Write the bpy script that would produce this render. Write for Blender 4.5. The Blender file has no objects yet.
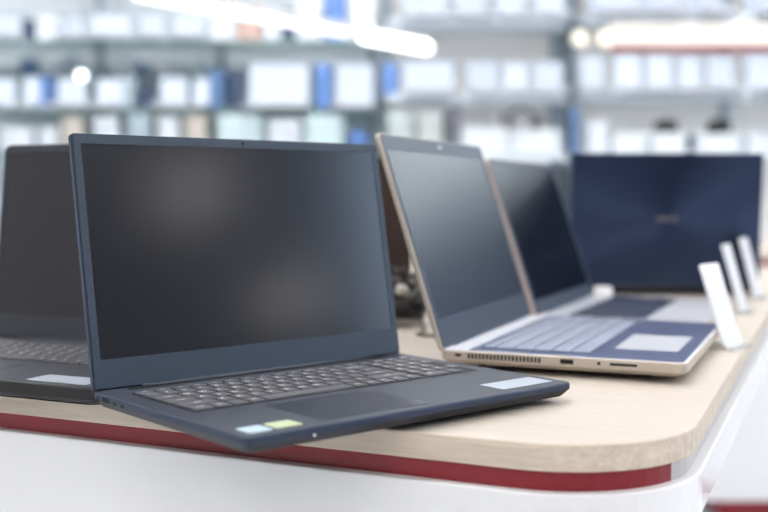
import bpy, bmesh, math, random
from mathutils import Vector, Matrix
random.seed(7)
S = bpy.context.scene
COL = S.collection
PI = math.pi
TZ = 0.90                       # table top height
F = 1090.3                      # focal length in pixels of the 768 wide frame
EYE = TZ + 0.1926               # camera height
PITCH = 0.0573

# ------------------------------------------------------------------ materials
def nodes_mat(name):
    m = bpy.data.materials.new(name); m.use_nodes = True
    nt = m.node_tree
    return m, nt, nt.nodes['Principled BSDF']

def mat(name, col, rough=0.5, metal=0.0, spec=0.5, emit=None, estr=1.0, coat=0.0, coat_r=0.1, trans=0.0, ior=1.45,
        bump=0.0, bump_scale=400.0, vary=0.0):
    m, nt, b = nodes_mat(name)
    b.inputs['Base Color'].default_value = (*col, 1)
    b.inputs['Roughness'].default_value = rough
    b.inputs['Metallic'].default_value = metal
    b.inputs['Specular IOR Level'].default_value = spec
    b.inputs['IOR'].default_value = ior
    b.inputs['Coat Weight'].default_value = coat
    b.inputs['Coat Roughness'].default_value = coat_r
    b.inputs['Transmission Weight'].default_value = trans
    if emit:
        b.inputs['Emission Color'].default_value = (*emit, 1)
        b.inputs['Emission Strength'].default_value = estr
    tc = nt.nodes.new('ShaderNodeTexCoord')
    if bump:
        n = nt.nodes.new('ShaderNodeTexNoise'); n.inputs['Scale'].default_value = bump_scale
        bp = nt.nodes.new('ShaderNodeBump'); bp.inputs['Strength'].default_value = bump; bp.inputs['Distance'].default_value = .0002
        nt.links.new(tc.outputs['Object'], n.inputs['Vector'])
        nt.links.new(n.outputs['Fac'], bp.inputs['Height']); nt.links.new(bp.outputs['Normal'], b.inputs['Normal'])
    if vary:
        n = nt.nodes.new('ShaderNodeTexNoise'); n.inputs['Scale'].default_value = 3.0; n.inputs['Detail'].default_value = 3
        mx = nt.nodes.new('ShaderNodeMix'); mx.data_type = 'RGBA'
        mx.inputs['A'].default_value = (*[c*(1-vary) for c in col], 1); mx.inputs['B'].default_value = (*[min(1, c*(1+vary)) for c in col], 1)
        nt.links.new(tc.outputs['Object'], n.inputs['Vector'])
        nt.links.new(n.outputs['Fac'], mx.inputs['Factor']); nt.links.new(mx.outputs['Result'], b.inputs['Base Color'])
    return m

def wood_mat(name, c1, c2, yaw, edge=False):
    m, nt, b = nodes_mat(name)
    tc = nt.nodes.new('ShaderNodeTexCoord')
    mp = nt.nodes.new('ShaderNodeMapping'); mp.inputs['Rotation'].default_value = (0, 0, -yaw)
    nt.links.new(tc.outputs['Object'], mp.inputs['Vector'])
    mp2 = nt.nodes.new('ShaderNodeMapping'); mp2.inputs['Scale'].default_value = (3, 70, 70)
    nt.links.new(mp.outputs['Vector'], mp2.inputs['Vector'])
    n1 = nt.nodes.new('ShaderNodeTexNoise'); n1.inputs['Scale'].default_value = 1.6; n1.inputs['Detail'].default_value = 6; n1.inputs['Roughness'].default_value = .62
    nt.links.new(mp2.outputs['Vector'], n1.inputs['Vector'])
    mp3 = nt.nodes.new('ShaderNodeMapping'); mp3.inputs['Scale'].default_value = (25, 420, 420)
    nt.links.new(mp.outputs['Vector'], mp3.inputs['Vector'])
    n2 = nt.nodes.new('ShaderNodeTexNoise'); n2.inputs['Scale'].default_value = 1.0; n2.inputs['Detail'].default_value = 2
    nt.links.new(mp3.outputs['Vector'], n2.inputs['Vector'])
    add = nt.nodes.new('ShaderNodeMath'); add.operation = 'MULTIPLY_ADD'; add.inputs[1].default_value = .35
    nt.links.new(n2.outputs['Fac'], add.inputs[0]); nt.links.new(n1.outputs['Fac'], add.inputs[2])
    cr = nt.nodes.new('ShaderNodeValToRGB'); cr.color_ramp.elements[0].position = .42; cr.color_ramp.elements[1].position = .92
    cr.color_ramp.elements[0].color = (*c2, 1); cr.color_ramp.elements[1].color = (*c1, 1)
    nt.links.new(add.outputs[0], cr.inputs['Fac']); nt.links.new(cr.outputs['Color'], b.inputs['Base Color'])
    b.inputs['Roughness'].default_value = .5
    return m

def brushed_rings(name, col):
    """navy metal spun in fine circles about the middle of the lid"""
    m, nt, b = nodes_mat(name)
    tc = nt.nodes.new('ShaderNodeTexCoord')
    w = nt.nodes.new('ShaderNodeTexWave'); w.wave_type = 'RINGS'; w.rings_direction = 'Y'; w.inputs['Scale'].default_value = 160
    w.inputs['Distortion'].default_value = .3
    mp = nt.nodes.new('ShaderNodeMapping'); mp.inputs['Location'].default_value = (0, 0, -.125)
    nt.links.new(tc.outputs['Object'], mp.inputs['Vector']); nt.links.new(mp.outputs['Vector'], w.inputs['Vector'])
    bp = nt.nodes.new('ShaderNodeBump'); bp.inputs['Strength'].default_value = .05; bp.inputs['Distance'].default_value = .0002
    nt.links.new(w.outputs['Fac'], bp.inputs['Height']); nt.links.new(bp.outputs['Normal'], b.inputs['Normal'])
    tg = nt.nodes.new('ShaderNodeTangent'); tg.direction_type = 'RADIAL'; tg.axis = 'Y'
    nt.links.new(tg.outputs['Tangent'], b.inputs['Tangent'])
    b.inputs['Base Color'].default_value = (*col, 1); b.inputs['Metallic'].default_value = .9
    b.inputs['Roughness'].default_value = .3; b.inputs['Anisotropic'].default_value = .95
    return m

M = {}
M['navy_shell'] = mat('navy_shell', (.027, .040, .072), .42, .3, bump=.12, bump_scale=1500)
M['navy_deck'] = mat('navy_deck', (.060, .070, .095), .45, .3, bump=.12, bump_scale=1500)
M['navy_bezel'] = mat('navy_bezel', (.034, .05, .076), .42, .0, bump=.1, bump_scale=1500)
M['navy_pad'] = mat('navy_pad', (.05, .058, .085), .28, .35)
M['black_void'] = mat('black_void', (.004, .004, .005), .7)
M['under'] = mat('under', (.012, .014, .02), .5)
M['rubber'] = mat('rubber', (.015, .015, .017), .8)
M['screen_main'] = mat('screen_main', (.010, .012, .017), .17, 0, .8)
M['screen_hp'] = mat('screen_hp', (.028, .042, .062), .27, 0, .8)
M['screen_dark'] = mat('screen_dark', (.010, .014, .028), .4, 0, .2)
M['screen_gloss'] = mat('screen_gloss', (.006, .008, .014), .18, 0, .5)
M['screen_left'] = mat('screen_left', (.016, .013, .017), .42, 0, .5)
M['key_main'] = mat('key_main', (.105, .107, .122), .5, 0, .5)
M['legend'] = mat('legend', (.9, .9, .92), .5)
M['legend_dark'] = mat('legend_dark', (.05, .06, .08), .5)
M['well'] = mat('well', (.012, .013, .018), .6)
M['deck_reflect_blue'] = mat('deck_reflect_blue', (.13, .16, .30), .3, .5)  # reflection of the navy lid, put into the deck colour
M['silver'] = mat('silver', (.70, .72, .78), .4, .2, bump=.08, bump_scale=1500)
M['champagne'] = mat('champagne', (.56, .49, .42), .4, .4)
M['silver_pale'] = mat('silver_pale', (.66, .68, .74), .35, .4)
M['key_silver'] = mat('key_silver', (.36, .40, .52), .38, .35)
M['well_blue'] = mat('well_blue', (.03, .04, .085), .4, .3)
M['grey_bezel'] = mat('grey_bezel', (.055, .075, .11), .4, .1)
M['bronze'] = mat('bronze', (.60, .48, .42), .35, .6)
M['black_deck'] = mat('black_deck', (.10, .105, .125), .3, .3)
M['black_bezel'] = mat('black_bezel', (.03, .032, .042), .45)
M['black_shell'] = mat('black_shell', (.009, .008, .008), .45)
M['brown_shell'] = mat('brown_shell', (.05, .032, .028), .5, .1)
M['spun'] = brushed_rings('spun_navy_metal', (.04, .058, .115))
M['gold'] = mat('gold', (.55, .47, .4), .3, 1)
M['st_blue'] = mat('st_blue', (.52, .66, .78), .35)
M['st_white'] = mat('st_white', (.48, .53, .61), .3)
M['st_green'] = mat('st_green', (.55, .62, .40), .35)
M['st_cream'] = mat('st_cream', (.75, .78, .62), .35)
M['lens'] = mat('lens', (.01, .01, .02), .1)
M['chrome'] = mat('chrome', (.75, .77, .8), .25, 1)
M['white_lam'] = mat('white_lam', (.80, .80, .81), .16, 0, .5)
M['grey_lam'] = mat('grey_lam', (.52, .50, .50), .45)
M['red_lam'] = mat('red_lam', (.24, .012, .02), .3, 0, .5)
M['oak_top'] = wood_mat('oak_top', (.58, .53, .47), (.52, .455, .385), math.radians(-24.8))
M['oak_edge'] = wood_mat('oak_edge', (.74, .64, .52), (.50, .41, .32), math.radians(-24.8))
M['tag'] = mat('tag', (.86, .87, .9), .3)
M['acrylic'] = mat('acrylic', (.9, .93, .95), .12, 0, .5, trans=.5)
M['cable'] = mat('cable', (.02, .02, .023), .45)
M['cable_grey'] = mat('cable_grey', (.10, .095, .10), .5)
M['adapter'] = mat('adapter', (.5, .49, .44), .45)
M['floor'] = mat('floor_tile', (.82, .82, .84), .25, vary=.04)
M['wall'] = mat('wall_paint', (.74, .80, .85), .7, vary=.03)
M['wall_grey'] = mat('wall_grey', (.21, .21, .23), .7, vary=.1)
M['ceiling'] = mat('ceiling_paint', (.62, .62, .62), .8)
M['beige_panel'] = mat('beige_panel', (.86, .83, .80), .6, vary=.05)
M['steel'] = mat('steel', (.30, .38, .44), .4, .3)
M['shelf_white'] = mat('shelf_white', (.68, .74, .80), .35)
M['glass_shelf'] = mat('glass_shelf', (.62, .82, .8), .05, 0, .5, trans=.75)
M['lamp'] = mat('lamp', (1, 1, 1), .5, emit=(1, .98, .95), estr=15.0)
M['lamp_hot'] = mat('lamp_hot', (1, 1, 1), .5, emit=(1, 1, 1), estr=2.6)
M['glow_blue'] = mat('glow_blue', (.5, .6, .8), .5, emit=(.55, .75, 1), estr=2.2)  # this and the next two: glow of panels added for screen reflections
M['glow_warm'] = mat('glow_warm', (.8, .75, .7), .5, emit=(1, .92, .9), estr=2.2)
M['glow_white'] = mat('glow_white', (.9, .9, .9), .5, emit=(.8, .95, 1), estr=1.6)
M['navy_block'] = mat('navy_block', (.10, .13, .2), .5)  # unseen dark block added to darken the screen reflections
M['fill_strip'] = mat('fill_strip', (1, 1, 1), .5, emit=(.97, .98, 1), estr=5.5)  # emission of the fill light added under the shelves
M['lamp_soft'] = mat('lamp_soft', (1, 1, 1), .5, emit=(.93, .96, 1), estr=.9)
M['lamp_warm'] = mat('lamp_warm', (1, .95, .8), .5, emit=(1, .9, .72), estr=.5)
M['cream_lit'] = mat('cream_lit', (.9, .85, .78), .5, emit=(1, .93, .85), estr=.18)

# ------------------------------------------------------------------ object helpers
def link(name, me, parent=None, loc=(0, 0, 0), rot=(0, 0, 0)):
    o = bpy.data.objects.new(name, me); COL.objects.link(o)
    if parent: o.parent = parent
    o.location = loc; o.rotation_euler = rot
    return o
def tag(o, label, cat, group=None):
    o['label'] = label; o['category'] = cat
    if group: o['group'] = group
    return o
def thing(name, label, cat, loc=(0, 0, 0), rz=0, group=None):
    return tag(link(name, None, None, loc, (0, 0, rz)), label, cat, group)
def struct(o):
    o['kind'] = 'structure'; return o

def rr(x0, x1, y0, y1, r, n=4):
    r = max(1e-5, min(r, (x1-x0)/2-1e-5, (y1-y0)/2-1e-5)); P = []
    for cx, cy, a0 in ((x1-r, y1-r, 0), (x0+r, y1-r, PI/2), (x0+r, y0+r, PI), (x1-r, y0+r, 1.5*PI)):
        for k in range(n+1):
            a = a0+k*PI/2/n; P.append((cx+r*math.cos(a), cy+r*math.sin(a)))
    return P

class MB:
    """collects shapes of ONE part"""
    def __init__(self): self.bm = bmesh.new(); self.mats = []
    def mi(self, m):
        if m not in self.mats: self.mats.append(m)
        return self.mats.index(m)
    def loft(self, loops, m, cap0=True, cap1=True, smooth=False):
        i = self.mi(m); vs = [[self.bm.verts.new(p) for p in L] for L in loops]; n = len(vs[0])
        for a, b in zip(vs, vs[1:]):
            for k in range(n):
                f = self.bm.faces.new((a[k], a[(k+1) % n], b[(k+1) % n], b[k])); f.material_index = i; f.smooth = smooth
        if cap0: f = self.bm.faces.new(list(reversed(vs[0]))); f.material_index = i
        if cap1: f = self.bm.faces.new(vs[-1]); f.material_index = i
        return self
    def slab(self, x0, x1, y0, y1, z0, z1, m, r=0.002, bev=0.0006, axis='z', n=4):
        """rounded plate; axis z: lies flat; axis y: stands in xz, thickness along y (z0..z1 are y values)"""
        st = [(z0, bev), (z0+bev*.3, bev*.3), (z0+bev, 0), (z1-bev, 0), (z1-bev*.3, bev*.3), (z1, bev)]
        L = []
        for z, ins in st:
            P = rr(x0+ins, x1-ins, y0+ins, y1-ins, max(r-ins, 1e-4), n)
            L.append([(p[0], p[1], z) if axis == 'z' else (p[0], z, p[1]) for p in P])
        if axis == 'y': L = L[::-1]
        return self.loft(L, m)
    def ring(self, outer, inner, z0, z1, m, axis='z'):
        """frame between two outlines"""
        i = self.mi(m); T = (lambda p, z: (p[0], p[1], z)) if axis == 'z' else (lambda p, z: (p[0], z, p[1]))
        lo = [[self.bm.verts.new(T(p, z)) for p in P] for P, z in ((outer, z0), (outer, z1), (inner, z1), (inner, z0))]
        n = len(outer)
        for a, b in zip(lo, lo[1:]+lo[:1]):
            for k in range(n):
                f = self.bm.faces.new((a[k], a[(k+1) % n], b[(k+1) % n], b[k])); f.material_index = i
        return self
    def box(self, x0, x1, y0, y1, z0, z1, m):
        return self.loft([[(x0, y0, z), (x1, y0, z), (x1, y1, z), (x0, y1, z)] for z in (z0, z1)], m)
    def tube(self, pts, r, m, n=8, closed=False):
        pts = [Vector(p) for p in pts]; L = []; up = Vector((0, 0, 1))
        for k, p in enumerate(pts):
            if closed: t = pts[(k+1) % len(pts)]-pts[k-1]
            else: t = pts[min(k+1, len(pts)-1)]-pts[max(k-1, 0)]
            t.normalize(); a = up if abs(t.z) < .95 else Vector((1, 0, 0))
            s = t.cross(a).normalized(); q = s.cross(t)
            L.append([p+r*(math.cos(2*PI*j/n)*s+math.sin(2*PI*j/n)*q) for j in range(n)])
        return self.loft(L, m, smooth=True)
    def cyl(self, c, r, h, m, n=16, axis='z'):
        c = Vector(c); A = {'z': ((1, 0, 0), (0, 1, 0), (0, 0, 1)), 'y': ((0, 0, 1), (1, 0, 0), (0, 1, 0)), 'x': ((0, 1, 0), (0, 0, 1), (1, 0, 0))}[axis]
        e1, e2, e3 = map(Vector, A)
        return self.loft([[c+e3*t*h+r*(math.cos(2*PI*j/n)*e1+math.sin(2*PI*j/n)*e2) for j in range(n)] for t in (0, 1)], m)
    def glyphs(self, s, x, y, z, size, m, T=None):
        V, Fc = TEXT[s]; i = self.mi(m)
        T = T or (lambda gx, gy: (x+gx*size, y+gy*size, z))
        vs = [self.bm.verts.new(T(a, b)) for a, b in V]
        for f in Fc:
            try: ff = self.bm.faces.new([vs[k] for k in f]); ff.material_index = i
            except ValueError: pass
        return self
    def build(self, name, parent=None, loc=(0, 0, 0), rot=(0, 0, 0), recalc=True):
        if recalc: bmesh.ops.recalc_face_normals(self.bm, faces=self.bm.faces[:])
        me = bpy.data.meshes.new(name); self.bm.to_mesh(me); self.bm.free()
        for m in self.mats: me.materials.append(M[m] if isinstance(m, str) else m)
        return link(name, me, parent, loc, rot)

# ------------------------------------------------------------------ lettering for the keycaps and the lid mark
TEXT = {}
ROWS = [
 [('Esc', 1)]+[('F%d' % k, 1) for k in range(1, 13)]+[('Ins', 1), ('Del', 1), ('Home', 1), ('End', 1), ('PgUp', 1)],
 [(c, 1) for c in '`1234567890-=']+[('Backspace', 2)]+[(None, .25)]+[(c, 1) for c in ('Num', '/', '*', '-')],
 [('Tab', 1.5)]+[(c, 1) for c in 'QWERTYUIOP[]']+[('\\', 1.5)]+[(None, .25)]+[(c, 1) for c in '789+'],
 [('Caps', 1.75)]+[(c, 1) for c in "ASDFGHJKL;'"]+[('Enter', 2.25)]+[(None, .25)]+[(c, 1) for c in '456'],
 [('Shift', 2.25)]+[(c, 1) for c in 'ZXCVBNM,./']+[('Shift', 2.75)]+[(None, .25)]+[(c, 1) for c in ('1', '2', '3')]+[('Enter', 1)],
 [('Ctrl', 1.25), ('Fn', 1), ('', 1), ('Alt', 1), ('', 5.75), ('Alt', 1), ('Ctrl', 1)]+[('<', 1), ('^', 1), ('>', 1)]+[(None, .25)]+[('0', 2), ('.', 1)],
]
def make_text():
    need = sorted({k for R in ROWS for k, _ in R if k} | {'ASUS'})
    tmp = []
    for s in need:
        cu = bpy.data.curves.new('t', 'FONT'); cu.body = s; cu.align_x = 'CENTER'; cu.align_y = 'CENTER'; cu.resolution_u = 2
        o = bpy.data.objects.new('t', cu); COL.objects.link(o); tmp.append((s, o, cu))
    bpy.context.view_layer.update(); dg = bpy.context.evaluated_depsgraph_get()
    for s, o, cu in tmp:
        me = bpy.data.meshes.new_from_object(o.evaluated_get(dg))
        TEXT[s] = ([(v.co.x, v.co.y) for v in me.vertices], [list(p.vertices) for p in me.polygons])
        bpy.data.meshes.remove(me); bpy.data.objects.remove(o); bpy.data.curves.remove(cu)
make_text()

def keyboard(root, x0, x1, yb, yf, z, mkey, mleg, mwell, single=False):
    """yb = back edge (towards the hinge), yf = front edge, both as local y (negative is towards the user)"""
    kb = MB(); kb.slab(x0-.001, x1+.001, yf-.001, yb+.001, z-.001, z+.0004, mwell, r=.003, bev=.0002)
    U = (x1-x0)/19.25; g = .0015; tot = yb-yf; h0 = tot*.115; h = (tot-h0)/5
    if single:
        K = kb
    else:
        root_kb = kb.build('keyboard', root)
    y = yb
    for ri, R in enumerate(ROWS):
        hh = h0 if ri == 0 else h; x = x0
        sc = 19.25/18 if ri == 0 else 1
        for leg, w in R:
            w *= sc
            if leg is not None:
                if ri == 3 and leg == '6': pass
                if not single: K = MB()
                cx, cy = x+w*U/2, y-hh/2
                a, b = (w*U-2*g)/2, (hh-2*g)/2
                e0 = rr(cx-a, cx+a, cy-b, cy+b, .0018, 2); e1 = rr(cx-a+.0007, cx+a-.0007, cy-b+.0007, cy+b-.0007, .0014, 2)
                K.loft([[(*p, z+.0004) for p in e0], [(*p, z+.0014) for p in e0], [(*p, z+.0019) for p in e1]], mkey, cap0=False)
                if leg and not single:
                    if len(leg) == 1: [K.glyphs(leg, cx-a*.3+dx, cy+b*.15, z+.00197+dx*.01, .0072, mleg) for dx in (0, .0003)]
                    else: [K.glyphs(leg, cx+dx, cy, z+.00197+dx*.01, .0042 if ri else .0036, mleg) for dx in (0, .00025)]
                if not single: K.build('key', root_kb, recalc=False)
            x += w*U
        y -= hh
    if single: return K.build('keyboard', root)
    return root_kb

def lid(root, W, L, ang, T, t, mshell, mbezel, mscreen, side, top, chin, edge=None, hinge=.62, r=.008, cam=True, camw=.0, split=True):
    """lid hinged at local (0,0,T)"""
    rot = (-(ang-PI/2), 0, 0)
    b = MB(); b.slab(-W/2, W/2, 0, L, 0, t, mshell, r=r, bev=.0012, axis='y')
    o = b.build('lid', root, (0, 0, T), rot)
    e = .0016
    b = MB(); b.ring(rr(-W/2+e, W/2-e, e, L-e, r-e), rr(-W/2+side, W/2-side, chin, L-top, .0015), -.0012, 0.0002, mbezel, axis='y')
    b.build('bezel', o)
    b = MB(); b.slab(-W/2+side-.001, W/2-side+.001, chin-.001, L-top+.001, -.0006, .0003, mscreen, r=.001, bev=.0001, axis='y')
    b.build('screen', o)
    if cam:
        b = MB(); b.cyl((camw, -.0017, L-top/2), .0016, .0008, 'lens', axis='y'); b.build('webcam', o)
    b = MB(); hw = W*hinge/2
    b.tube([(-hw, .002, -.001), (-hw*.3, .002, -.001), (hw*.3, .002, -.001), (hw, .002, -.001)], .0042, mbezel, n=12)
    b.build('hinge', root, (0, 0, T), rot)
    return o

def base(root, W, D, T, mdeck, mside=None, munder=None, z0=.003, flare=.018, mid=.010, r=.01, feet=True, kind='base', ins_mid=.0035):
    mside = mside or mdeck
    b = MB(); n = 5
    def loop(ins, z, rad): return [(*p, z) for p in rr(-W/2+ins, W/2-ins, -D+ins, .004-min(ins, .004), max(rad, .003), n)]
    munder = munder or mside
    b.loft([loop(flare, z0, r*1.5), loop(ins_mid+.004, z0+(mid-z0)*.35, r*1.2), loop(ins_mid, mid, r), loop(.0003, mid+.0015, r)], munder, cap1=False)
    b.loft([loop(.0003, mid+.0015, r), loop(0, mid+.002, r), loop(0, T-.0016, r), loop(.0004, T-.0006, r), loop(.0012, T-.0001, r)], mside, cap1=False)
    b.loft([loop(.0012, T-.0001, r), loop(.0014, T, r)], mdeck, cap0=False)
    o = b.build(kind, root)
    if feet:
        for sx in (-1, 1):
            for yy in (-.03, -D+.045):
                f = MB(); f.slab(sx*(W/2-.06)-.018, sx*(W/2-.06)+.018, yy-.004, yy+.004, 0, z0+.0006, 'rubber', r=.003, bev=.0003); f.build('rubber_foot', root)
    return o

def flat(parent, name, x0, x1, y0, y1, z, m, r=.001, h=.0003, label=None):
    o = MB().slab(x0, x1, y0, y1, z, z+h, m, r=r, bev=.00005).build(name, parent)
    if label: o['label'] = label
    return o
def port(parent, name, x, ya, yb, za, zb, m='black_void', side=-1, r=.0008):
    b = MB(); P = rr(ya, yb, za, zb, r, 3); xs = (x-side*.0006, x+side*.00015)
    b.loft([[(xx, p[0], p[1]) for p in P] for xx in xs], m); return b.build(name, parent)

T = .019
# ------------------------------------------------------------------ laptop in front: navy, open towards the lower right
W, D, L = .358, .2403, .2312
R = thing('laptop', 'dark navy open laptop nearest the camera, its front corner overhanging the table edge', 'laptop', (-.1183, 1.0637, TZ), .7077)
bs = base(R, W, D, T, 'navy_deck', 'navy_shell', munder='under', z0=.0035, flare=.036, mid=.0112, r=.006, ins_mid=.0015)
keyboard(R, -.158, .160, -.030, -.136, T, 'key_main', 'legend', 'well')
lid(R, W, L, 1.743, T, .0062, 'navy_shell', 'navy_bezel', 'screen_main', .0085, .0095, .027, hinge=.74, camw=.002, r=.0042)
flat(bs, 'touchpad', -.100, .010, -.229, -.149, T-.0001, 'navy_pad', r=.002)
flat(bs, 'sticker', -.168, -.147, -.229, -.209, T, 'st_blue', r=.002, label='small pale blue sticker')
flat(bs, 'sticker', -.143, -.119, -.228, -.208, T, 'st_green', r=.002, label='small yellow green sticker')
flat(bs, 'sticker', .102, .168, -.226, -.196, T, 'st_white', r=.001, label='blank silvery white sticker on the right palm rest')
for ya, yb, za, zb in ((-.010, -.004, .011, .0155), (-.030, -.016, .0125, .0165), (-.042, -.036, .0125, .0155), (-.056, -.050, .0125, .0155)):
    port(R, 'port', -W/2, ya, yb, za, zb)
MB().cyl((-.118, -D-.0003, .0125), .0011, .0006, 'legend', axis='y').build('status_light', R)
MB().slab(-.150, .150, -.012, -.004, T-.0004, T+.0003, 'black_void', r=.002, bev=.0001).build('air_vent', R)

# ------------------------------------------------------------------ silver laptop to its right
W2, D2, L2, T2 = .369, .2586, .2504, .0226
R2 = thing('laptop', 'silver laptop with champagne sides and pale touchpad, right of the front navy laptop', 'laptop', (.1357, 1.3530, TZ), 1.1766)
bs = base(R2, W2, D2, T2, 'silver', 'champagne', z0=.006, flare=.02, mid=.0105, r=.009, ins_mid=.0025)
flat(bs, 'deck_tint', -W2/2+.004, W2/2-.004, -D2+.004, -.026, T2, 'deck_reflect_blue', r=.006, h=.0003)  # blue sheet paints the navy lid's reflection onto the silver deck
keyboard(R2, -.158, .158, -.036, -.155, T2+.0003, 'key_silver', 'legend_dark', 'well_blue')
ld = lid(R2, W2, L2, 1.8837, T2-.001, .0062, 'champagne', 'grey_bezel', 'screen_hp', .009, .019, .034, hinge=.8, camw=.006, r=.006)
MB().slab(.000, .012, L2-.0115, L2-.0085, -.0016, -.0010, 'silver', r=.002, bev=.0001, axis='y').build('camera_strip', ld)
tp = flat(bs, 'touchpad', -.107, .021, -.239, -.171, T2+.0002, 'silver_pale', r=.002)
X = -W2/2
ZB = T2-.0022
port(R2, 'lock_slot', X, -.0205, -.0135, ZB-.0045, ZB-.0015)
for k in range(20):
    port(R2, 'vent_slot', X, -.0305-k*.0041, -.0279-k*.0041, ZB-.0062, ZB-.0004, r=.0003)
port(R2, 'usb_port', X, -.1435, -.1295, ZB-.0058, ZB-.0008)
port(R2, 'audio_jack', X, -.172, -.168, ZB-.0048, ZB-.0012, r=.0018)
port(R2, 'card_slot', X, -.209, -.181, ZB-.0045, ZB-.0018)

# ------------------------------------------------------------------ bronze edged laptop behind it
W3, D3, L3 = .357, .232, .2385
R3 = thing('laptop', 'bronze edged laptop with glossy dark screen, behind the champagne sided silver laptop', 'laptop', (.2896, 1.711, TZ), 1.1578)
bs = base(R3, W3, D3, T-.001, 'silver_pale', 'bronze', z0=.0025, flare=.012, mid=.0065, ins_mid=.002)
keyboard(R3, -.152, .152, -.040, -.146, T-.001, 'well_blue', 'legend', 'well_blue', single=True)
lid(R3, W3, L3, 1.8985, T-.001, .0075, 'bronze', 'grey_bezel', 'screen_gloss', .010, .008, .022, hinge=.7)
flat(bs, 'touchpad', -.06, .05, -.226, -.158, T-.0011, 'silver_pale', r=.002)
for ya, yb in ((-.02, -.012), (-.05, -.03), (-.075, -.063)):
    port(R3, 'port', -W3/2, ya, yb, .0095, .0140)

# ------------------------------------------------------------------ slim grey laptop beyond
R4 = thing('laptop', 'dark grey laptop half hidden behind the glossy screen, left of the big navy lid', 'laptop', (.5435, 2.667, TZ), 1.047)
bs = base(R4, .35, .24, .018, 'black_deck', z0=.003)
keyboard(R4, -.15, .15, -.035, -.14, .018, 'key_main', 'legend', 'well', single=True)
lid(R4, .35, .262, 1.85, .018, .006, 'grey_bezel', 'grey_bezel', 'screen_dark', .008, .015, .03)
flat(bs, 'touchpad', -.05, .05, -.225, -.155, .0179, 'navy_pad', r=.002)

# ------------------------------------------------------------------ navy laptop seen from behind
W5, L5 = .360, .250
R5 = thing('laptop', 'large navy laptop seen from behind, its spun metal lid towards the camera', 'laptop', (.5297, 2.0615, TZ), 3.1649)
bs = base(R5, W5, .245, .018, 'black_deck', 'navy_shell', z0=.003, r=.012)
keyboard(R5, -.155, .155, -.035, -.14, .018, 'key_main', 'legend', 'well', single=True)
ld = lid(R5, W5, L5, 1.63, .018, .006, 'spun', 'black_bezel', 'screen_gloss', .008, .012, .02, r=.006)
b = MB(); b.glyphs('ASUS', 0, 0, 0, .02, 'gold', T=lambda gx, gy: (-gx*.0175, .0062, .127+gy*.0125)); lg = b.build('lid_mark', ld); lg['label'] = 'gold coloured lettering in the middle of the lid'
flat(bs, 'touchpad', -.05, .05, -.23, -.16, .0179, 'navy_pad', r=.002)
MB().slab(-.14, .14, .0035, .0062, .005, .014, 'black_void', r=.002, bev=.0002).build('air_vent', R5)

# ------------------------------------------------------------------ black laptop at the left
W0, D0, L0 = .36, .240, .235
R0 = thing('laptop', 'black open laptop cut by the left frame edge, behind the front navy laptop', 'laptop', (-.3168, 1.2525, TZ), -.4301)
bs = base(R0, W0, D0, T, 'black_deck', 'black_shell', z0=.003, flare=.004, mid=.006, ins_mid=.0005)
keyboard(R0, -.155, .155, -.032, -.138, T, 'key_main', 'legend', 'well')
lid(R0, W0, L0, 1.6934, T, .0065, 'black_shell', 'black_bezel', 'screen_left', .008, .009, .028, hinge=.7)
flat(bs, 'touchpad', -.085, .02, -.226, -.156, T-.0001, 'black_deck', r=.002)
flat(bs, 'sticker', .085, .155, -.228, -.196, T, 'st_white', r=.001, label='blank silvery white sticker on the right palm rest')

# ------------------------------------------------------------------ brown laptop seen in the gap
R6 = thing('laptop', 'dark brown laptop lid seen in the gap behind the front navy laptop, above the cables', 'laptop', (-.135, 1.78, TZ), PI-.03)
bs = base(R6, .36, .24, .018, 'black_deck', 'brown_shell')
keyboard(R6, -.15, .15, -.035, -.14, .018, 'key_main', 'legend', 'well', single=True)
lid(R6, .36, .235, 1.70, .018, .006, 'brown_shell', 'black_bezel', 'screen_left', .008, .012, .02)

# ------------------------------------------------------------------ display table with rounded corner
C0 = Vector((.2133, .7865)); e1 = Vector((-.9078, .4194)).normalized(); e2 = Vector((.386, .9225)).normalized()
A, B = 1.75, 2.2
def outline(ins, rad=.12, n=12):
    """counter clockwise outline of the table top, inset by ins"""
    sn = abs(e1.x*e2.y-e1.y*e2.x); k = ins/sn
    c = [C0+e1*k+e2*k, C0+e2*(B-k)+e1*k, C0+e1*(A-k)+e2*(B-k), C0+e1*(A-k)+e2*k]
    P = []
    for i, p in enumerate(c):
        a = (c[i-1]-p).normalized(); b = (c[(i+1) % 4]-p).normalized()
        rr_ = max(rad-ins, .01); half = a.angle(b)/2; d = rr_/math.tan(half)
        ctr = p+(a+b).normalized()*(rr_/math.sin(half))
        s, t = p+a*d-ctr, p+b*d-ctr
        a0 = math.atan2(s.y, s.x); a1 = math.atan2(t.y, t.x); dd = (a1-a0+PI) % (2*PI)-PI
        for q in range(n+1):
            an = a0+dd*q/n; P.append((ctr.x+rr_*math.cos(an), ctr.y+rr_*math.sin(an)))
    return P
def prism(levels, m, name, parent, mtop=None, cap0=True):
    b = MB(); L = [[(x, y, z) for x, y in outline(i)] for i, z in levels]
    if mtop: b.loft(L[:-1], m, cap1=False, cap0=cap0); b.loft(L[-2:], mtop, cap0=False)
    else: b.loft(L, m)
    return b.build(name, parent)
TB = thing('display_table', 'white display table with pale oak top and red trim, the laptops standing on it', 'table', (0, 0, 0))
prism([(.001, TZ-.022), (0, TZ-.021), (0, TZ-.0012), (.0004, TZ-.0004), (.0012, TZ)], 'oak_edge', 'table_top', TB, mtop='oak_top')
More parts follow.
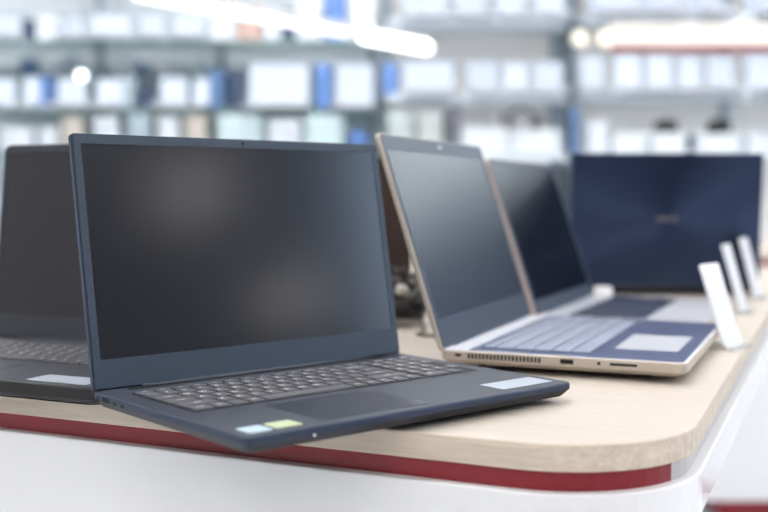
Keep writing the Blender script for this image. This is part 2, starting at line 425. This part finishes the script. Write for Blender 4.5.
# trim between wood and body: red along the front and round the corner, grey down the right side
ob, oc = outline(.005), outline(.03)
n = 13
front_idx = [k % 52 for k in range(39, 52)] + list(range(0, 10))      # last corner (far left) ... near corner
def strip(idx, m, name):
    b = MB(); L = []
    for k in idx:
        a, c = ob[k], oc[k]; L.append([(a[0], a[1], TZ-.038), (a[0], a[1], TZ-.0221), (c[0], c[1], TZ-.0221), (c[0], c[1], TZ-.038)])
    b.loft(L, m); return b.build(name, TB)
strip(front_idx, 'red_lam', 'red_trim')
strip(list(range(9, 40)), 'grey_lam', 'side_trim')
prism([(-.005, TZ-.075), (-.005, TZ-.0395), (-.0045, TZ-.0385), (-.003, TZ-.0381)], 'white_lam', 'apron', TB)
# panel leg under the front edge, posts at the far side
def quad(a0, a1, b0, b1):
    return [tuple(C0+e1*a+e2*b) for a, b in ((a0, b0), (a1, b0), (a1, b1), (a0, b1))]
b = MB(); P = [p for p in outline(-.005)]
front = [P[k] for k in list(range(39, 52)) + list(range(0, 13))]
in0 = C0+e1*(A-.01)+e2*.16; in1 = C0+e1*.01+e2*.16
loop = front+[tuple(in1), tuple(in0)]
b.loft([[(x, y, z) for x, y in loop] for z in (.0, TZ-.075)], 'white_lam'); b.build('front_panel', TB)
for a_, b_ in ((.5, B-.10), (A-.10, B-.10)):
    b = MB(); Q = quad(a_, a_+.05, b_, b_+.05); b.loft([[(x, y, z) for x, y in Q] for z in (0, TZ-.0755)], 'white_lam'); b.build('leg', TB)

# ------------------------------------------------------------------ price tags along the right edge
def price_tag(x, y, yaw, lean, w, h, label):
    t = thing('price_tag', label, 'price tag', (x, y, TZ), yaw, 'white price tags along the right table edge')
    b = MB(); b.slab(-w/2, w/2, 0, h, 0, .004, 'tag', r=.004, bev=.0005, axis='y'); b.build('card', t, (0, 0, .002), (-lean, 0, 0))
    MB().slab(-w/2, w/2, -.012, .002, 0, .003, 'acrylic', r=.002, bev=.0004).build('foot', t)
for a in ((.437, 1.352, math.radians(48), .32, .050, .108, 'white price tag beside the silver laptop, nearest of the three'),
          (.585, 1.757, math.radians(60), .28, .050, .113, 'white price tag below the right side of the big navy lid, middle of the three'),
          (.692, 2.005, math.radians(58), .26, .052, .113, 'white price tag at the far right corner of the navy lid, farthest of the three')):
    price_tag(*a)

# small white block
b = MB(); b.slab(-.013, .013, -.013, .013, 0, .028, 'tag', r=.005, bev=.003); b.cyl((0, 0, .028), .006, .001, 'grey_lam')
tag(b.build('security_sensor', None, (.388, 1.925, TZ), (0, 0, .5)), 'small white block behind the bronze edged laptop, below the navy lid', 'sensor')

# ------------------------------------------------------------------ cables heaped in the gap
def cable(name, label, m, ctr, turns, rad, lift, seed, r=.003, tail=None):
    rnd = random.Random(seed); P = []
    N = turns*18
    ph = rnd.random()*6
    for k in range(N):
        a = ph+2*PI*k/18; q = k/N
        rr_ = rad*(.75+.25*math.sin(a*1.7+seed)+rnd.uniform(-.04, .04))
        P.append((ctr[0]+rr_*math.cos(a), ctr[1]+rr_*.8*math.sin(a), TZ+r+.001+lift*(.12+.88*q)*(.5+.5*math.sin(a*1.3+seed*2)**2)))
    if tail:
        last = Vector(P[-1])
        pts = [last]+[Vector((*t, TZ+r+.0005)) for t in tail]
        for a_, b_, c_, d_ in zip([pts[0]]+pts, pts, pts[1:], pts[2:]+[pts[-1]]):
            for s in range(6):
                u = s/6
                P.append(.5*((2*b_)+(c_-a_)*u+(2*a_-5*b_+4*c_-d_)*u*u+(3*b_-a_-3*c_+d_)*u**3))
        P.append(pts[-1])
    return tag(MB().tube(P, r, m, n=7).build(name), label, 'cable', 'cables heaped between the laptops')
cable('cable', 'black cable coiled in the heap with its tail looping forward over the wood', 'cable', (.025, 1.586), 5, .045, .05, 1, r=.002, tail=[(.055, 1.511), (.045, 1.469), (.068, 1.452), (.095, 1.475), (.105, 1.53)])
cable('cable', 'black cable piled highest in the heap between the laptops', 'cable', (.028, 1.60), 6, .038, .085, 2)
cable('cable', 'grey cable wound through the black heap between the laptops', 'cable_grey', (.022, 1.592), 4, .04, .075, 3, r=.0035)
cable('cable', 'thin black cable at the left foot of the heap, beside the front laptop', 'cable', (.012, 1.617), 5, .036, .06, 5, r=.0025)
b = MB(); b.slab(-.009, .009, -.007, .007, 0, .013, 'adapter', r=.005, bev=.003)
ad = b.build('power_adapter', None, (.024, 1.560, TZ+.048), (.35, .2, .6)); tag(ad, 'pale plug adapter lying on top of the cable heap', 'adapter')
b = MB(); b.slab(-.04, .04, -.022, .022, 0, .028, 'cable', r=.006, bev=.003)
tag(b.build('power_adapter', None, (.0, 1.69, TZ), (0, 0, .3)), 'black power brick behind the cable heap', 'adapter')

# ------------------------------------------------------------------ room
def room_box(name, x0, x1, y0, y1, z0, z1, m):
    return struct(MB().box(x0, x1, y0, y1, z0, z1, m).build(name))
XL, XR, YB, YF, ZC = -4.2, 5.2, -4.5, 5.85, 3.1
room_box('floor', XL, XR, YB, YF, -.1, 0, 'floor')
room_box('ceiling', XL, XR, YB, YF, ZC, ZC+.1, 'ceiling')
room_box('wall_back', XL-.1, XR+.1, YF, YF+.1, -.1, ZC+.1, 'wall')
room_box('wall_front', XL-.1, XR+.1, YB-.1, YB, -.1, ZC+.1, 'wall_grey')
room_box('wall_left', XL-.1, XL, YB, YF, -.1, ZC+.1, 'wall')
room_box('wall_right', XR, XR+.1, YB, YF, -.1, ZC+.1, 'wall_grey')
ords = ['first', 'second', 'third', 'fourth', 'fifth', 'sixth', 'seventh', 'eighth', 'ninth', 'tenth', 'eleventh', 'twelfth', 'thirteenth', 'fourteenth', 'fifteenth', 'sixteenth', 'seventeenth', 'eighteenth', 'nineteenth', 'twentieth']
li = 0
for iy, y in enumerate((-2.9, -.9, 1.1, 3.1, 4.6)):
    for ix, x in enumerate((-2.6, -.2, 2.2, 4.2)):
        if (ix, iy) == (3, 1): continue
        t = thing('ceiling_light', 'long white ceiling light, %s row from the front, %s from the left' % (ords[iy], ords[ix]), 'ceiling light', (x, y, ZC), 0, 'ceiling lights of the shop')
        MB().ring(rr(-.66, .66, -.16, .16, .01), rr(-.62, .62, -.12, .12, .01), -.05, 0, 'white_lam').build('frame', t)
        MB().slab(-.62, .62, -.12, .12, -.035, -.02, 'lamp', r=.01, bev=.002).build('diffuser', t)

# ------------------------------------------------------------------ shelves along the back wall
DY = 5.4
def wx(px, d=DY): return (px-384)/F*d
def wz(py, d=DY): return EYE+(193.4-py)/F*d
def shelving(name, label, pxs, ys, mboard, mpost, back=None, depth=.36):
    x0, x1 = wx(pxs[0])+.02, wx(pxs[-1])-.02; pxs = [pxs[0]+4.2]+list(pxs[1:-1])+[pxs[-1]-4.2]
    t = thing(name, label, 'shelving', ((x0+x1)/2, DY+.18, 0)); cx, cy = (x0+x1)/2, DY+.18
    for y in ys:
        z = wz(y); MB().slab(x0-cx, x1-cx, -.2, .2, z-.022, z, mboard, r=.004, bev=.002).build('shelf', t)
        if not back: continue
        MB().slab(x0-cx, x1-cx, -.206, -.200, z-.044, z, mboard, r=.003, bev=.001).build('shelf_lip', t)
        MB().slab(x0-cx+.03, x1-cx-.03, -.15, -.12, z-.030, z-.0225, 'fill_strip', r=.003, bev=.001).build('fill_strip', t)  # added fill light, brightens the space under each shelf
    for px in pxs:
        x = wx(px)-cx; MB().slab(x-.018, x+.018, .16, .2, 0, 2.75, mpost, r=.004, bev=.002).build('post', t)
    if back: MB().box(x0-cx, x1-cx, .2, .215, .1, 2.75, back).build('back_panel', t)
    return t
shelving('shelving_unit', 'glass shelving unit with blue and white goods filling the left background', (-70, 85, 212, 376), (42, 109, 152), 'glass_shelf', 'steel')
zz = wz(71); sx0, sx1 = wx(-58)+.03, wx(205)
hs = thing('wall_shelf', 'narrow glass shelf of small boxes above the lower left screens', 'shelf', ((sx0+sx1)/2, DY+.28, zz))
MB().slab(-(sx1-sx0)/2, (sx1-sx0)/2, -.06, .05, -.012, 0, 'glass_shelf', r=.003, bev=.001).build('shelf', hs)
for s_ in (-.5, .5): MB().box(s_-.01, s_+.01, -.02, .05, -.04, -.0125, 'steel').build('bracket', hs)
shelving('shelving_unit', 'shelving unit with rows of lit screens in the middle background', (383, 568), (-52, 21, 95, 152), 'shelf_white', 'steel', 'beige_panel')
shelving('shelving_unit', 'shelving unit with lit screens under a cream light box in the right background', (578, 745, 860), (-52, 17, 93, 152), 'shelf_white', 'steel', 'beige_panel')

cmats = {}
def cmat(c, e):
    e = round(e*.74, 3)
    k = (c, e)
    if k not in cmats:
        lin = tuple((v/255)**2.2 for v in c)
        cmats[k] = mat('goods_%d_%d_%d_%s' % (*c, 'lit' if e else 'plain'), (.03, .03, .035) if e else lin, .4, emit=lin if e else None, estr=e or 0)
    return cmats[k]
LIT = (222, 234, 252)
def names_row(n): return ords[n]
def display_laptop(px0, px1, ytop, ybot, where, e=1.0, c=LIT, rz=0.0, tilt=.16):
    x0, x1 = wx(px0), wx(px1); z0 = wz(ybot)+.0; z1 = wz(ytop); w = x1-x0
    t = thing('laptop', where, 'laptop', ((x0+x1)/2, DY+.08, z0+.001), rz, 'laptops with lit screens on the back shelves')
    MB().slab(-w/2, w/2, -.2, .02, 0, .018, 'silver_pale', r=.008, bev=.002).build('base', t)
    h = z1-z0-.015
    o = MB().slab(-w/2, w/2, 0, h, 0, .008, 'steel', r=.006, bev=.001, axis='y').build('lid', t, (0, .015, .018), (-tilt, 0, 0))
    MB().slab(-w/2+.008, w/2-.008, .01, h-.008, -.001, .001, cmat(c, e), r=.002, bev=.0003, axis='y').build('screen', o)
def product_box(px0, px1, ytop, ybot, c, label, d=.16, dy=0.0, e=0):
    x0, x1 = wx(px0), wx(px1); z0, z1 = wz(ybot), wz(ytop); w = x1-x0; h = z1-z0
    t = thing('product_box', label, 'box', ((x0+x1)/2, DY+.06+dy, z0+.001), random.uniform(-.1, .1), 'boxed goods on the back shelves')
    MB().slab(-w/2, w/2, -d/2, d/2, 0, h*.8, cmat(c, e), r=.003, bev=.001).build('box_body', t)
    MB().slab(-w/2-.001, w/2+.001, -d/2-.001, d/2+.001, h*.8, h, cmat(tuple(min(255, int(v*1.06)) for v in c), e), r=.003, bev=.001).build('box_lid', t)

def row(kind, xs, ytop, ybot, where, e=1.0, unit='', c=LIT):
    for i, (a, b) in enumerate(xs):
        display_laptop(a, b, ytop+random.uniform(-1.5, 1.5), ybot, 'laptop with pale lit screen, %s from left on the %s' % (ords[i], where), e*random.uniform(.88, 1.12), c)
row('l', [(400, 449), (454, 489), (495, 528), (534, 568)], -24, 21, 'upper middle shelf', .95)
row('l', [(402, 456), (467, 500), (504, 530), (534, 566)], 61, 95, 'lower middle shelf', .95)
row('l', [(590, 638), (642, 684), (692, 726), (750, 800)], -26, 17, 'upper right shelf', .9, c=(205, 220, 250))
row('l', [(581, 609), (616, 645), (648, 677), (680, 706), (709, 739), (749, 790)], 54, 93, 'lower right shelf', 1.0)
row('l', [(-32, 12), (18, 43), (52, 84), (92, 124), (156, 186), (190, 210)], 76, 109, 'lower left glass shelf', 1.0)
row('l', [(-36, 20), (62, 82), (87, 130), (136, 164), (170, 206)], 12, 42, 'upper left glass shelf', .95)
row('l', [(246, 309), (334, 374)], 60, 109, 'lower second bay glass shelf', 1.0)

# boxed goods: px0, px1, top, bottom, colour, words
W_, Bl, Db, Bk, Be, Gr, Pk = (232, 238, 246), (104, 142, 208), (100, 130, 172), (66, 80, 106), (216, 208, 198), (176, 194, 204), (208, 178, 168)
G = [
 (6, 22, 54, 70.5, Db, 'muted blue small box at the left end of the narrow glass shelf', .08, .22),
 (30, 50, 56, 70.5, W_, 'white small box, second on the narrow glass shelf', .08, .22),
 (54, 64, 52, 70.5, Gr, 'grey small box, third on the narrow glass shelf', .08, .22),
 (104, 122, 55, 70.5, W_, 'white small box, fourth on the narrow glass shelf', .08, .22),
 (128, 138, 58, 70.5, Db, 'muted blue small box, fifth on the narrow glass shelf', .08, .22),
 (146, 170, 54, 70.5, W_, 'wide white small box, sixth on the narrow glass shelf', .08, .22),
 (178, 196, 56, 70.5, (205, 225, 228), 'pale teal small box at the right end of the narrow glass shelf', .08, .22),
 (26, 40, 22, 42, Bk, 'dark navy box between white goods on the upper left glass shelf'),
 (42, 60, 20, 42, W_, 'white box right of the dark navy box on the upper left glass shelf'),
 (213, 236, 12, 42, W_, 'white box at the start of the second glass bay, upper shelf'),
 (239, 262, 8, 42, Pk, 'pinkish box on the upper glass shelf'),
 (266, 278, 16, 42, W_, 'narrow white box right of the pinkish box'),
 (281, 296, 12, 42, Bk, 'dark box on the upper glass shelf right of the pinkish box'),
 (300, 322, 4, 42, W_, 'white box left of the tall blue box on the upper glass shelf'),
 (326, 346, -6, 42, Bl, 'tall blue box on the upper glass shelf'),
 (351, 375, -2, 42, W_, 'tall white box right of the tall blue box'),
 (212, 226, 72, 109, Db, 'left one of two dark blue boxes on the lower glass shelf'),
 (229, 242, 76, 109, Bk, 'right one of two dark blue boxes on the lower glass shelf'),
 (318, 330, 66, 109, Bl, 'bright blue box between lit screens on the lower glass shelf'),
 (44, 50, 78, 109, Bl, 'slim blue box between lit screens at the lower left'),
 (126, 137, 78, 109, Gr, 'grey box standing right of the fourth lit screen at the lower left'),
 (141, 152, 90, 109, Bk, 'small black box on the lower left glass shelf'),
 (384, 397, 66, 95, Bl, 'blue box at the left end of the lower middle shelf'),
 (4, 36, 128, 152, W_, 'wide white box on the bottom glass shelf at far left'),
 (42, 60, 128, 152, W_, 'small white box on the bottom glass shelf behind the black laptop'),
 (64, 84, 118, 152, Be, 'beige box on the bottom glass shelf above the front laptop corner'),
 (98, 120, 117, 152, W_, 'white box on the bottom glass shelf, first behind the front laptop'),
 (130, 152, 116, 152, Gr, 'grey box on the bottom glass shelf above the front laptop'),
 (160, 180, 117, 152, W_, 'white box on the bottom glass shelf left of a beige one'),
 (186, 206, 116, 152, Be, 'beige box on the bottom glass shelf left of the post'),
 (218, 262, 116, 152, (205, 225, 228), 'wide pale teal box on the bottom glass shelf'),
 (268, 300, 120, 152, W_, 'white box on the bottom glass shelf above the front webcam side'),
 (306, 344, 116, 152, (205, 225, 228), 'pale teal box on the bottom glass shelf left of a small blue one'),
 (350, 366, 132, 152, Bl, 'small bright blue box on the bottom glass shelf'),
 (388, 412, 112, 152, (196, 208, 208), 'pale grey green box on the bottom middle shelf'),
 (416, 440, 112, 152, (206, 212, 210), 'second grey green box on the bottom middle shelf'),
 (446, 459, 108, 152, (120, 122, 132), 'dark grey column speaker box on the bottom middle shelf'),
 (463, 508, 128, 152, W_, 'white box under the beige panel on the bottom middle shelf'),
 (512, 560, 130, 152, W_, 'wide white box at the right end of the bottom middle shelf'),
 (587, 607, 122, 152, W_, 'white box at the left end of the bottom right shelf'),
 (612, 646, 134, 152, W_, 'flat white box, second on the bottom right shelf'),
 (650, 684, 133, 152, W_, 'flat white box under the first black camera'),
 (694, 738, 134, 152, W_, 'flat white box under the second black camera'),
 (748, 790, 134, 152, W_, 'flat white box at the right end of the bottom right shelf'),
 (570, 580, 110, 152, Db, 'slim dark blue box between the middle and right shelving'),
 (686, 691, 136, 152, Bk, 'slim black box between two flat white boxes'),
]
for a in G: product_box(*a)
def camera_thing(px, ybot, label):
    t = thing('photo_camera', label, 'camera', (wx(px), DY+.06, wz(ybot)), .1, 'black cameras on the back shelf')
    MB().slab(-.055, .055, -.03, .03, 0, .062, 'black_shell', r=.01, bev=.006).build('camera_body', t)
    MB().slab(-.02, .02, -.02, .02, .0615, .075, 'black_shell', r=.006, bev=.003).build('viewfinder', t)
    MB().cyl((0, -.075, .03), .026, .046, 'black_shell', axis='y').build('camera_lens', t)
camera_thing(667, 134, 'black camera on the second white box from the right light post')
camera_thing(721, 134, 'black camera near the right end of the bottom shelf')
t = thing('headphones', 'dark headphones on a white box at the bottom of the middle shelving', 'headphones', (wx(522), DY+.03, wz(130)), .2)
b = MB(); b.tube([(.075*math.cos(a), 0, .03+.075*math.sin(a)) for a in [PI*k/16 for k in range(17)]], .008, 'black_shell'); b.build('headband', t)
for s in (-1, 1): MB().cyl((s*.075-.012, 0, .035), .034, .024, 'black_shell', axis='x').build('ear_cup', t)

# illuminated header with a red line over the lower right shelf
t = thing('lit_panel', 'cream lit header panel with a thin red line, above the lower right screens', 'light box', (wx(700), DY-.03, wz(48)))
wh = wx(800)-wx(616)
MB().slab(-wh/2, wh/2, 0, wz(26)-wz(48), -.02, .05, 'cream_lit', r=.004, bev=.002, axis='y').build('panel', t)
MB().slab(-wh/2, wh/2, -.03, 0, -.022, .05, 'red_lam', r=.003, bev=.002, axis='y').build('red_line', t)
for px, py in ((578, 40), (603, 40)):
    t = thing('spot_lamp', '%s of two small warm lamps beside the cream light box' % ('left' if px < 590 else 'right'), 'lamp', (wx(px), DY, wz(py)), 0, 'warm lamps in the shelving')
    MB().cyl((0, 0, 0), .03, .12, 'steel', axis='y').build('housing', t)
    MB().cyl((0, -.006, 0), .038, .01, 'lamp_warm', n=24, axis='y').build('bulb', t)
t = thing('spot_lamp', 'small bright round lamp over the lower left screens', 'lamp', (wx(96), DY-.22, wz(79)-.012), 0)
MB().cyl((0, 0, 0), .03, .12, 'steel', axis='y').build('housing', t); MB().cyl((0, -.006, 0), .022, .01, 'lamp_hot', n=24, axis='y').build('bulb', t)

# hanging line of bright tube lamps
zl = 1.76
p0 = Vector((-.86, 3.70, zl)); p1 = Vector((.20, 5.05, zl)); ax = (p1-p0).normalized(); ln = (p1-p0).length
for i, (a, b_, m) in enumerate(((.02, .34, 'lamp_soft'), (.36, .66, 'lamp_soft'), (.73, 1.0, 'lamp_hot'))):
    tr = .026 if m == 'lamp_hot' else .015; q0, q1 = p0+ax*ln*a, p0+ax*ln*b_; c = (q0+q1)/2; h = (q1-q0).length/2
    t = thing('tube_lamp', ('nearest', 'middle', 'farthest and brightest')[i]+' of the three bright tube lamps hanging before the shelves', 'lamp', tuple(c), math.atan2(ax.y, ax.x), 'hanging tube lamps')
    MB().cyl((-h, 0, 0), tr, 2*h, m, n=16, axis='x').build('tube', t)
    MB().slab(-h, h, -.014, .014, tr, .04, 'white_lam', r=.004, bev=.002).build('housing', t)
    for s in (-.7, .7): MB().tube([(s*h, 0, .04), (s*h, 0, .6), (s*h, 0, ZC-zl)], .002, 'steel', n=6).build('wire', t)

# ------------------------------------------------------------------ second counter to the right behind
t = thing('display_counter', 'white counter with oak top, red trim and red base, cut by the right frame edge', 'counter', (2.04, 4.06, 0))
x0, x1, y0, y1 = -1.03, 1.6, -.45, .45
MB().slab(x0, x1, y0, y1, .06, TZ-.05, 'white_lam', r=.05, bev=.002).build('body', t)
MB().slab(x0+.01, x1-.01, y0+.01, y1-.01, TZ-.05, TZ-.028, 'red_lam', r=.04, bev=.002).build('red_trim', t)
MB().slab(x0, x1, y0, y1, TZ-.028, TZ, 'oak_top', r=.05, bev=.002).build('table_top', t)
MB().slab(x0+.12, x1-.03, y0+.01, y1-.03, 0, .0599, 'red_lam', r=.03, bev=.002).build('plinth', t)
for i, x in enumerate((1.62, 2.1, 2.6)):
    q = thing('monitor', 'dark monitor on the white counter at right, %s from the left' % ords[i], 'monitor', (x+.1, 4.12, TZ+.0005), 0, 'monitors on the right counter')
    MB().slab(-.2, .2, .08, .34, 0, .015, 'navy_shell', r=.006, bev=.002, axis='y').build('display', q)
    MB().slab(-.015, .015, 0, .1, .015, .03, 'steel', r=.004, bev=.002, axis='y').build('stand', q)
    MB().slab(-.09, .09, -.07, .07, 0, .008, 'steel', r=.02, bev=.002).build('foot', q)

# glowing panels and a dark block added out of frame, for the screens to mirror
def glow_panel(x, y, z, rz, w_, h_, m, label):
    q = thing('lit_panel', label, 'light box', (x, y, z), rz, 'added glow panels mirrored in the screens')
    MB().slab(-w_/2-.03, w_/2+.03, -.03, h_+.03, -.02, .04, 'steel', r=.01, bev=.003, axis='y').build('frame', q)
    MB().slab(-w_/2, w_/2, 0, h_, -.026, -.019, m, r=.01, bev=.001, axis='y').build('panel', q)
glow_panel(XR-.045, 1.25, 1.0, -PI/2, 1.7, 1.9, 'glow_blue', 'large added pale blue glow panel on the right wall, out of view')
glow_panel(XR-.045, -.14, 1.86, -PI/2, .34, .26, 'glow_warm', 'small added warm glow panel on the right wall beside the large blue one')
glow_panel(XR-.045, -.62, 2.62, -PI/2, .45, .36, 'glow_warm', 'small added warm glow panel high on the right wall')
glow_panel(3.75, YF-.045, 2.25, 0, 2.5, .7, 'glow_white', 'long added white glow panel high on the back wall at the right')
q = thing('dark_block', 'tall added dark blue block against the back wall at the right, out of view', 'cabinet', (3.8, YF-.21, 0))  # added out of view, keeps the lower part of the reflections dark
MB().slab(-1.3, 1.3, -.18, .18, 0, 1.95, 'navy_block', r=.01, bev=.004).build('body', q)
for k in range(4):
    d = MB().slab(-1.3+k*.65+.004, -1.3+(k+1)*.65-.004, .05, 1.92, -.2, -.18, 'navy_block', r=.004, bev=.002, axis='y').build('door', q)

# low cabinets under the back shelves
for i, (a, b_) in enumerate(((-130, 60), (64, 250), (254, 440), (444, 630), (634, 860))):
    x0, x1 = wx(a), wx(b_)
    q = thing('base_cabinet', 'low white cabinet under the back shelves, %s from the left' % ords[i], 'cabinet', ((x0+x1)/2, DY+.16, 0), 0, 'low cabinets under the back shelves')
    w = (x1-x0)/2
    MB().slab(-w, w, -.2, .155, 0, .78, 'shelf_white', r=.004, bev=.002).build('body', q)
    for s in (-1, 1):
        d = MB().slab(min(s*w, s*.003), max(s*w, s*.003), .03, .76, -.218, -.2, 'shelf_white', r=.004, bev=.002, axis='y').build('door', q)
        MB().tube([(s*.04, -.235, .35), (s*.04, -.235, .45)], .005, 'chrome').build('handle', d)

# ------------------------------------------------------------------ camera and world
cam = bpy.data.cameras.new('camera'); co = bpy.data.objects.new('camera', cam); COL.objects.link(co)
co.location = (0, 0, EYE); co.rotation_euler = (PI/2-PITCH, 0, 0)
cam.sensor_width = 36; cam.lens = F/768*36
cam.clip_start = .05
cam.dof.use_dof = True; cam.dof.focus_distance = .98; cam.dof.aperture_fstop = 3.1; cam.dof.aperture_blades = 0
S.camera = co
w = bpy.data.worlds.new('world'); S.world = w; w.use_nodes = True
w.node_tree.nodes['Background'].inputs['Color'].default_value = (.8, .87, 1, 1)
w.node_tree.nodes['Background'].inputs['Strength'].default_value = .3
S.view_settings.view_transform = 'Standard'; S.view_settings.look = 'None'
S.view_settings.gamma = 1; S.view_settings.use_curve_mapping = False
S.view_settings.exposure = 0.68
S.cycles.use_denoising = True
S.cycles.max_bounces = 8
S.cycles.sample_clamp_indirect = 6
